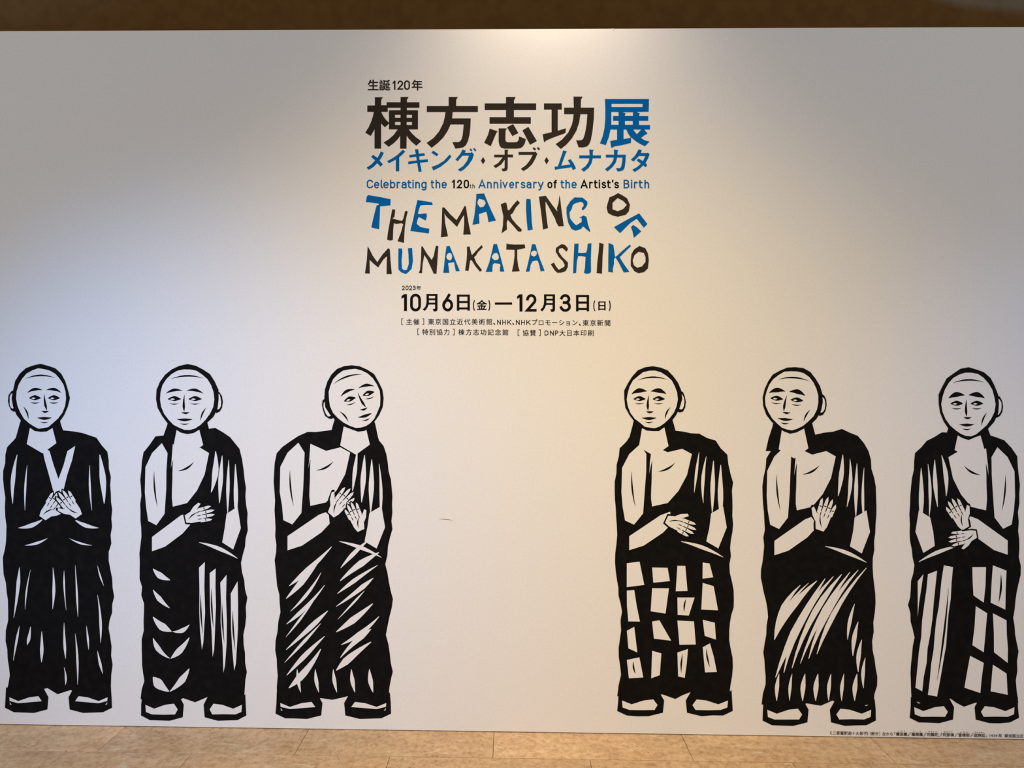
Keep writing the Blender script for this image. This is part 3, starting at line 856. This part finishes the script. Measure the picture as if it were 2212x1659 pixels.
def figure(label, bb, head, bare, style, seed, look=0.0, tilt=0.0, narrow=0.0, ring=8, hands=(), asy=0.0, brow=7):
    rnd = random.Random(seed)
    x0, y0, x1, y1 = bb
    W_, H_ = x1 - x0, y1 - y0
    hx, hy, hrx, hry = head
    mir = bare == 'R'

    def U(u, v):
        if mir: u = 1 - u
        return (x0 + u * W_, y0 + v * H_)

    def UU(l):
        return [U(*q) for q in l]
    t = thing_at('printed_figure', (x0 + x1) / 2, y1, label, 'figure print', 'black printed robed figures on the white wall')

    # robe and arms
    p = Print()
    nr = narrow
    sil = [(.30, .185), (.14, .205), (.04, .245), (.012, .33), (.03, .46), (.015 + nr, .58), (.06 + nr, .70), (.02 + nr * .5, .80), (.05, .885), (.02, .945), (.22, .955),
           (.40, .935), (.50, .95), (.62, .935), (.80, .955), (.965, .94), (.985, .86), (.95 - nr, .76), (.985 - nr * .5, .66), (.94 - nr, .56),
           (.985, .47), (.975, .33), (.93, .245), (.83, .205), (.70, .185)]
    sil = [(u + rnd.uniform(-.014, .014), v + rnd.uniform(-.007, .007) + (asy * (1 if u < .5 else -1) if v < .26 else 0)) for u, v in sil]
    p.poly(jag(UU(sil), 17, 2.2, rnd), layer=0)
    neck_v = y0 + .235 * H_
    p.poly(jag([(hx - 38, hy + hry * .45), (hx + 38, hy + hry * .45), (hx + 58, neck_v), (hx - 58, neck_v)], rnd=rnd), layer=.3)
    nk = [(hx - 22, hy + hry * .8), (hx + 24, hy + hry * .8), (hx + 34, neck_v - 6), (hx + 4, neck_v + 16), (hx - 30, neck_v - 4)]
    p.poly(nk, layer=1, mat=1)

    def pale(l, lay=1, st=30, am=1.6):
        p.poly(jag(UU(l), st, am, rnd), layer=lay, mat=1)

    def cut(a, b, w, bend=0, lay=1, mat=1, peak=.5):
        p.lens(U(*a), U(*b), w, bend * (-1 if mir else 1), layer=lay, mat=mat, peak=peak)
    if bare in 'LR':
        pale([(.31, .225), (.44, .245), (.56, .235), (.64, .25), (.60, .31), (.53, .355), (.44, .39), (.31, .40), (.285, .32)])
        pale([(.12, .25), (.21, .222), (.262, .25), (.25, .35), (.235, .42), (.16, .452), (.085, .44), (.055, .36), (.06, .29)])
        pale([(.12, .485), (.25, .455), (.38, .425), (.46, .415), (.47, .45), (.40, .475), (.24, .512), (.12, .525)])
        cut((.31, .27), (.30, .385), 7, 6, 2, 0)
        cut((.36, .30), (.50, .275), 5, 8, 2, 0)
        cut((.14, .30), (.17, .40), 4, 5, 2, 0)
        # dark shoulder cloth with folds
        for k in range(4):
            a = (.70 + .06 * k, .245 + .012 * k); b = (.66 + .075 * k, .36 + .03 * k)
            cut(a, b, rnd.uniform(6, 15), rnd.uniform(-10, 10))
        pale([(.80, .42), (.90, .40), (.93, .46), (.86, .52), (.76, .50)])
        cut((.55, .50), (.90, .545), 9, -8)
    else:
        pale([(.35, .235), (.42, .25), (.50, .33), (.58, .25), (.65, .235), (.52, .40), (.48, .40)])
        for sx in (0, 1):
            f = (lambda u: u) if sx == 0 else (lambda u: 1 - u)
            cut((f(.13), .26), (f(.09), .40), rnd.uniform(10, 18), rnd.uniform(-9, 9))
            cut((f(.22), .29), (f(.20), .42), rnd.uniform(4, 8), rnd.uniform(-9, 9))
            cut((f(.14), .47), (f(.36), .445), rnd.uniform(9, 14), 9 * (1 - 2 * sx))
            cut((f(.20), .52), (f(.40), .50), rnd.uniform(4, 7), 6 * (1 - 2 * sx))
    # drapery
    kind = style
    if kind == 'thin':
        for c in range(8):
            u = .10 + .80 * (c + .5) / 8
            v = .555 + rnd.uniform(0, .05)
            while v < .90:
                L_ = rnd.uniform(.05, .16)
                L_ = min(L_, .92 - v)
                if L_ > .03 and rnd.random() < .72:
                    du = (u - .5) * .12 + rnd.uniform(-.02, .02)
                    cut((u, v), (u + du, v + L_), rnd.uniform(3.5, 9), rnd.uniform(-6, 6), peak=rnd.uniform(.3, .7))
                v += L_ + rnd.uniform(.015, .05)
    elif kind == 'diag':
        for k in range(11):
            v = .55 + .036 * k
            for part in range(2):
                ua = .12 + .42 * part + rnd.uniform(-.03, .03); ub = ua + rnd.uniform(.22, .36)
                va = v + .075; vb = v - .035
                if va > .925: continue
                cut((ua, va - .05 * part), (min(ub, .93), vb - .02 * part), rnd.uniform(5, 17), rnd.uniform(-8, 14), peak=rnd.uniform(.3, .75))
        for k in range(5):
            u = .2 + .15 * k
            cut((u, .86), (u + .03, .925), rnd.uniform(6, 12), 3)
    elif kind == 'blocks':
        for c in range(4):
            u = .10 + .21 * c
            v = .56 + rnd.uniform(0, .03)
            while v < .89:
                h_ = rnd.uniform(.035, .09)
                if v + h_ > .925: break
                wa, wb = rnd.uniform(.05, .15), rnd.uniform(.05, .15)
                sk = rnd.uniform(-.015, .02)
                if rnd.random() < .97:
                    pale([(u, v), (u + wa, v + rnd.uniform(-.012, .012)), (u + wb + sk, v + h_), (u + sk, v + h_ + rnd.uniform(-.014, .010))])
                    if rnd.random() < .4:
                        cut((u + wa * .5, v + .004), (u + wb * .6, v + h_ * .8), 4, 3, 2, 0)
                v += h_ + rnd.uniform(.014, .03)
    elif kind == 'stripes':
        for k in range(4):
            u = .575 + .098 * k
            va, vb = .555 + .018 * k, .78 + rnd.uniform(0, .12)
            w_ = rnd.uniform(.022, .034)
            vm = (va + vb) / 2 + rnd.uniform(-.05, .05)
            pale([(u - w_, va + rnd.uniform(.01, .05)), (u + w_, va), (u + w_ * 1.1, vm), (u + w_ * .5, vb), (u, vb + .02), (u - w_ * .9, vm)], 1, 40, 1.8)
            cut((u - w_ * .4, vm - .05), (u + w_ * .3, vm + .06), 4, 3, 2, 0)
        v = .565
        while v < .88:
            h_ = rnd.uniform(.03, .06)
            m_ = rnd.uniform(.26, .34)
            cut((.13, v + rnd.uniform(-.01, .01)), (m_, v + h_), rnd.uniform(10, 24), rnd.uniform(4, 14), peak=rnd.uniform(.35, .65))
            if rnd.random() < .75:
                cut((m_ + .01, v + h_), (.46, v + rnd.uniform(-.02, .02)), rnd.uniform(8, 18), rnd.uniform(4, 12), peak=rnd.uniform(.35, .65))
            v += h_ + rnd.uniform(.02, .045)
    elif kind == 'sweep':
        for k in range(9):
            ub = .90 - .07 * k; 
            cut((ub, .56 + .006 * k), (max(.12, ub - .42), .80 + .013 * k if ub > .5 else .76), rnd.uniform(7, 17), rnd.uniform(10, 34), peak=rnd.uniform(.35, .7))
        for k in range(7):
            u = .14 + .11 * k
            cut((u + .02, .855), (u, .93), rnd.uniform(7, 14), 4)
        for k in range(4):
            cut((.80 + .03 * k, .66 + .05 * k), (.74 + .045 * k, .76 + .045 * k), rnd.uniform(6, 12), 6)
    elif kind == 'panels':
        for l in ([(.13, .57), (.25, .555), (.27, .66), (.14, .68)], [(.31, .56), (.43, .56), (.42, .64), (.33, .66)], [(.13, .71), (.25, .69), (.24, .80), (.12, .83)],
                  [(.30, .69), (.40, .67), (.43, .78), (.33, .80)], [(.60, .56), (.68, .555), (.76, .75), (.82, .92), (.74, .925), (.66, .78)],
                  [(.74, .57), (.82, .58), (.90, .80), (.93, .90), (.87, .91), (.80, .75)], [(.33, .83), (.45, .81), (.50, .90), (.36, .915)], [(.86, .58), (.91, .60), (.91, .70)],
                  [(.13, .86), (.25, .835), (.27, .91), (.12, .92)]):
            pale(l)
        cut((.64, .62), (.74, .88), 5, 5, 2, 0)
        cut((.18, .58), (.20, .66), 5, 5, 2, 0)
    p.make('robe', INK, t)

    # hands: palm, four fingers and a thumb, outlined in ink
    for hn, (hu, hv, ang, sz, flip) in enumerate(hands):
        p = Print()
        cx_, cy_ = U(hu, hv)
        ar = math.radians(ang)
        ca, sa = math.cos(ar), -math.sin(ar)
        if mir: ca = -ca

        def HP(a, b): # a along the fingers, b across
            a, b = a * sz, b * sz * flip
            return (cx_ + a * ca - b * sa * (-1 if mir else 1), cy_ + a * sa + b * ca * (-1 if mir else 1))
        parts = [[(-20, -11), (2, -14), (6, 12), (-20, 11), (-30, 8), (-30, -7)]]
        for k, (ln, b0) in enumerate(((20, -11.5), (25, -4.2), (24, 3), (17, 10))):
            bb_ = b0 * 1.08
            parts.append([(-2, b0 - 3.4), (2 + ln * .5, bb_ - 3.3), (2 + ln * .9, bb_ * 1.1 - 2.6), (5 + ln, bb_ * 1.1), (2 + ln * .9, bb_ * 1.1 + 2.6), (2 + ln * .5, bb_ + 3.3), (-2, b0 + 3.4)])
        parts.append([(-20, -9), (-10, -20), (2, -26), (6, -23), (-2, -15), (-6, -8)])

        def grow(l, g):
            cx2 = sum(q[0] for q in l) / len(l); cy2 = sum(q[1] for q in l) / len(l)
            return [(cx2 + (q[0] - cx2) * (1 + g / max(6, abs(q[0] - cx2))), cy2 + (q[1] - cy2) * (1 + g / max(3.4, abs(q[1] - cy2)))) for q in l]
        for l in parts:
            p.poly([HP(*q) for q in grow(l, 2.4)], layer=2.6 + hn * 2)
        for l in parts:
            p.poly([HP(*q) for q in grow(l, -.35)], layer=3.2 + hn * 2, mat=1)
        for k, (ln, b0) in enumerate(((20, -11.5), (25, -4.2), (24, 3), (17, 10))):
            p.lens(HP(2 + ln * .42, b0 * 1.06 - 3.4), HP(2 + ln * .42, b0 * 1.06 + 3.4), 2.4, .6, layer=3.8 + hn * 2)
            if k: p.lens(HP(3, (b0 * 1.04 - 3.6)), HP(-7, b0 * .95 - 3.4), 2.0, 0, layer=3.8 + hn * 2)
        p.lens(HP(-4, -7), HP(-24, 3), 3.0, 5, layer=3.8 + hn * 2)
        p.make('hand', INK, t)

    # head with a plain face
    p = Print()
    ct, st = math.cos(tilt), math.sin(tilt)

    def Hd(a, b): # head space, a,b in -1..1
        X_, Y_ = a * hrx, b * hry
        return (hx + X_ * ct - Y_ * st, hy + X_ * st + Y_ * ct)
    es = 1 if look <= 0 else -1      # ear on the far side from where the face looks
    p.poly(oval(*Hd(es * .93, .08), 13, 24, 12, .8, rnd, 0, tilt), layer=3)
    p.poly(oval(*Hd(es * .97, .08), 7, 17, 12, .5, rnd, 0, tilt), layer=3.2, mat=1)
    p.poly(oval(hx, hy, hrx, hry, 24, 1.6, rnd, .22, tilt), layer=3.5)
    p.poly(oval(hx + look * 2, hy + 1, hrx - ring, hry - ring, 26, .9, rnd, .22, tilt), layer=4, mat=1)
    f = look * .22

    def hl(a, b, w, bend=0, lay=5, mat=0, peak=.5): p.lens(Hd(*a), Hd(*b), w, bend, lay, mat, peak)
    for sgn in (-1, 1):
        c = f + sgn * .33
        hl((c - .26, -.20 - .04 * sgn), (c + .26, -.20 + .04 * sgn), brow, -9)
        hl((c - .20, .00), (c + .21, .00), 12, -2)
        hl((c - .12, .005), (c + .02, .005), 4, 0, 6, 1)
        hl((c - .16, .12), (c + .16, .12), 2.6, 4)
    hl((f, -.12), (f + look * .10 + .03, .36), 5.5, 3, peak=.7)
    hl((f - .10, .38), (f + .16, .38), 5, 4)
    hl((f - .24, .58), (f + .25, .58), 7, 3)
    hl((f - .14, .70), (f + .14, .70), 3, 4)
    hl((-.52, -.58), (.50, -.60), 4, -12)
    hl((es * .60, .25), (es * .42, .62), 4, 5 * es)
    p.make('head', INK, t)

    # shoes
    for sg in (0, 1):
        p = Print()
        a = (lambda u: u) if sg == 0 else (lambda u: 1 - u)
        o = [(a(.03), .925), (a(.10), .945), (a(.20), .93), (a(.36), .925), (a(.41), .955), (a(.40), .99), (a(.28), 1.0), (a(.10), .998), (a(.02), .985)]
        p.poly(jag(UU(o), 22, 1.2, rnd), layer=.6)
        i_ = [(a(.06), .955), (a(.14), .966), (a(.24), .955), (a(.32), .952), (a(.355), .968), (a(.33), .982), (a(.12), .982), (a(.065), .975)]
        p.poly(jag(UU(i_), 22, .8, rnd), layer=1.2, mat=1)
        if style in ('thin', 'diag'):
            p.poly(UU([(a(.055), .965), (a(.14), .972), (a(.36), .966), (a(.345), .985), (a(.10), .986)]), layer=1.8)
        p.make('shoe', INK, t)
    return t


figure('black printed figure at the far left end, mostly solid black robe with thin slits', (6, 786, 247, 1540), (88, 860, 62, 73), 'N', 'thin', 11, look=.6, ring=8,
       hands=((.44, .405, 55, 1.15, -1), (.60, .40, 125, 1.15, 1)), asy=-.008)
figure('black printed figure second from the left, bare shoulder and upright pale stripes down the robe', (300, 786, 537, 1557), (405, 862, 68, 75), 'L', 'stripes', 23, look=-.4, ring=9,
       hands=((.56, .425, 12, 1.1, 1),), asy=.004)
figure('black printed figure just left of the empty middle, head leaning right over slanting robe folds', (590, 786, 850, 1553), (765, 860, 64, 73), 'L', 'diag', 31, look=.8, tilt=-.30,
       hands=((.57, .39, 48, 1.2, 1), (.68, .43, 115, 1.1, -1)), asy=.012)
figure('black printed figure just right of the empty middle, robe cut with small pale blocks', (1328, 792, 1588, 1547), (1410, 862, 63, 70), 'L', 'blocks', 47, look=-.6,
       hands=((.55, .455, -25, 1.15, 1),), asy=-.01, brow=11)
figure('black printed figure second from the right, robe swept by long curved pale cuts', (1642, 792, 1897, 1568), (1712, 864, 66, 72), 'L', 'sweep', 53, look=-.9, tilt=.08,
       hands=((.55, .41, 70, 1.25, 1),), asy=.01, brow=11)
figure('black printed figure at the far right end, robe with large pale panels, above the caption', (1960, 796, 2206, 1562), (2092, 872, 66, 77), 'R', 'panels', 61, look=-.3,
       hands=((.56, .41, 60, 1.2, 1), (.52, .475, -10, 1.05, -1)), brow=12)

# ------------------------------------------------------------------ hair-thin scratch
p = Print()
p.lens((948, 1121.3), (980, 1124.4), 1.5, -1.6)
x, z = on_wall(964, 1123)
e = mesh_obj('wall_scratch', [(a - x, b, c - z) for a, b, c in p.v], p.f, M_SCRATCH)
e.location = (x, 0, z)
meta(e, 'thin brown curved scratch on the empty middle of the white wall', 'scratch')
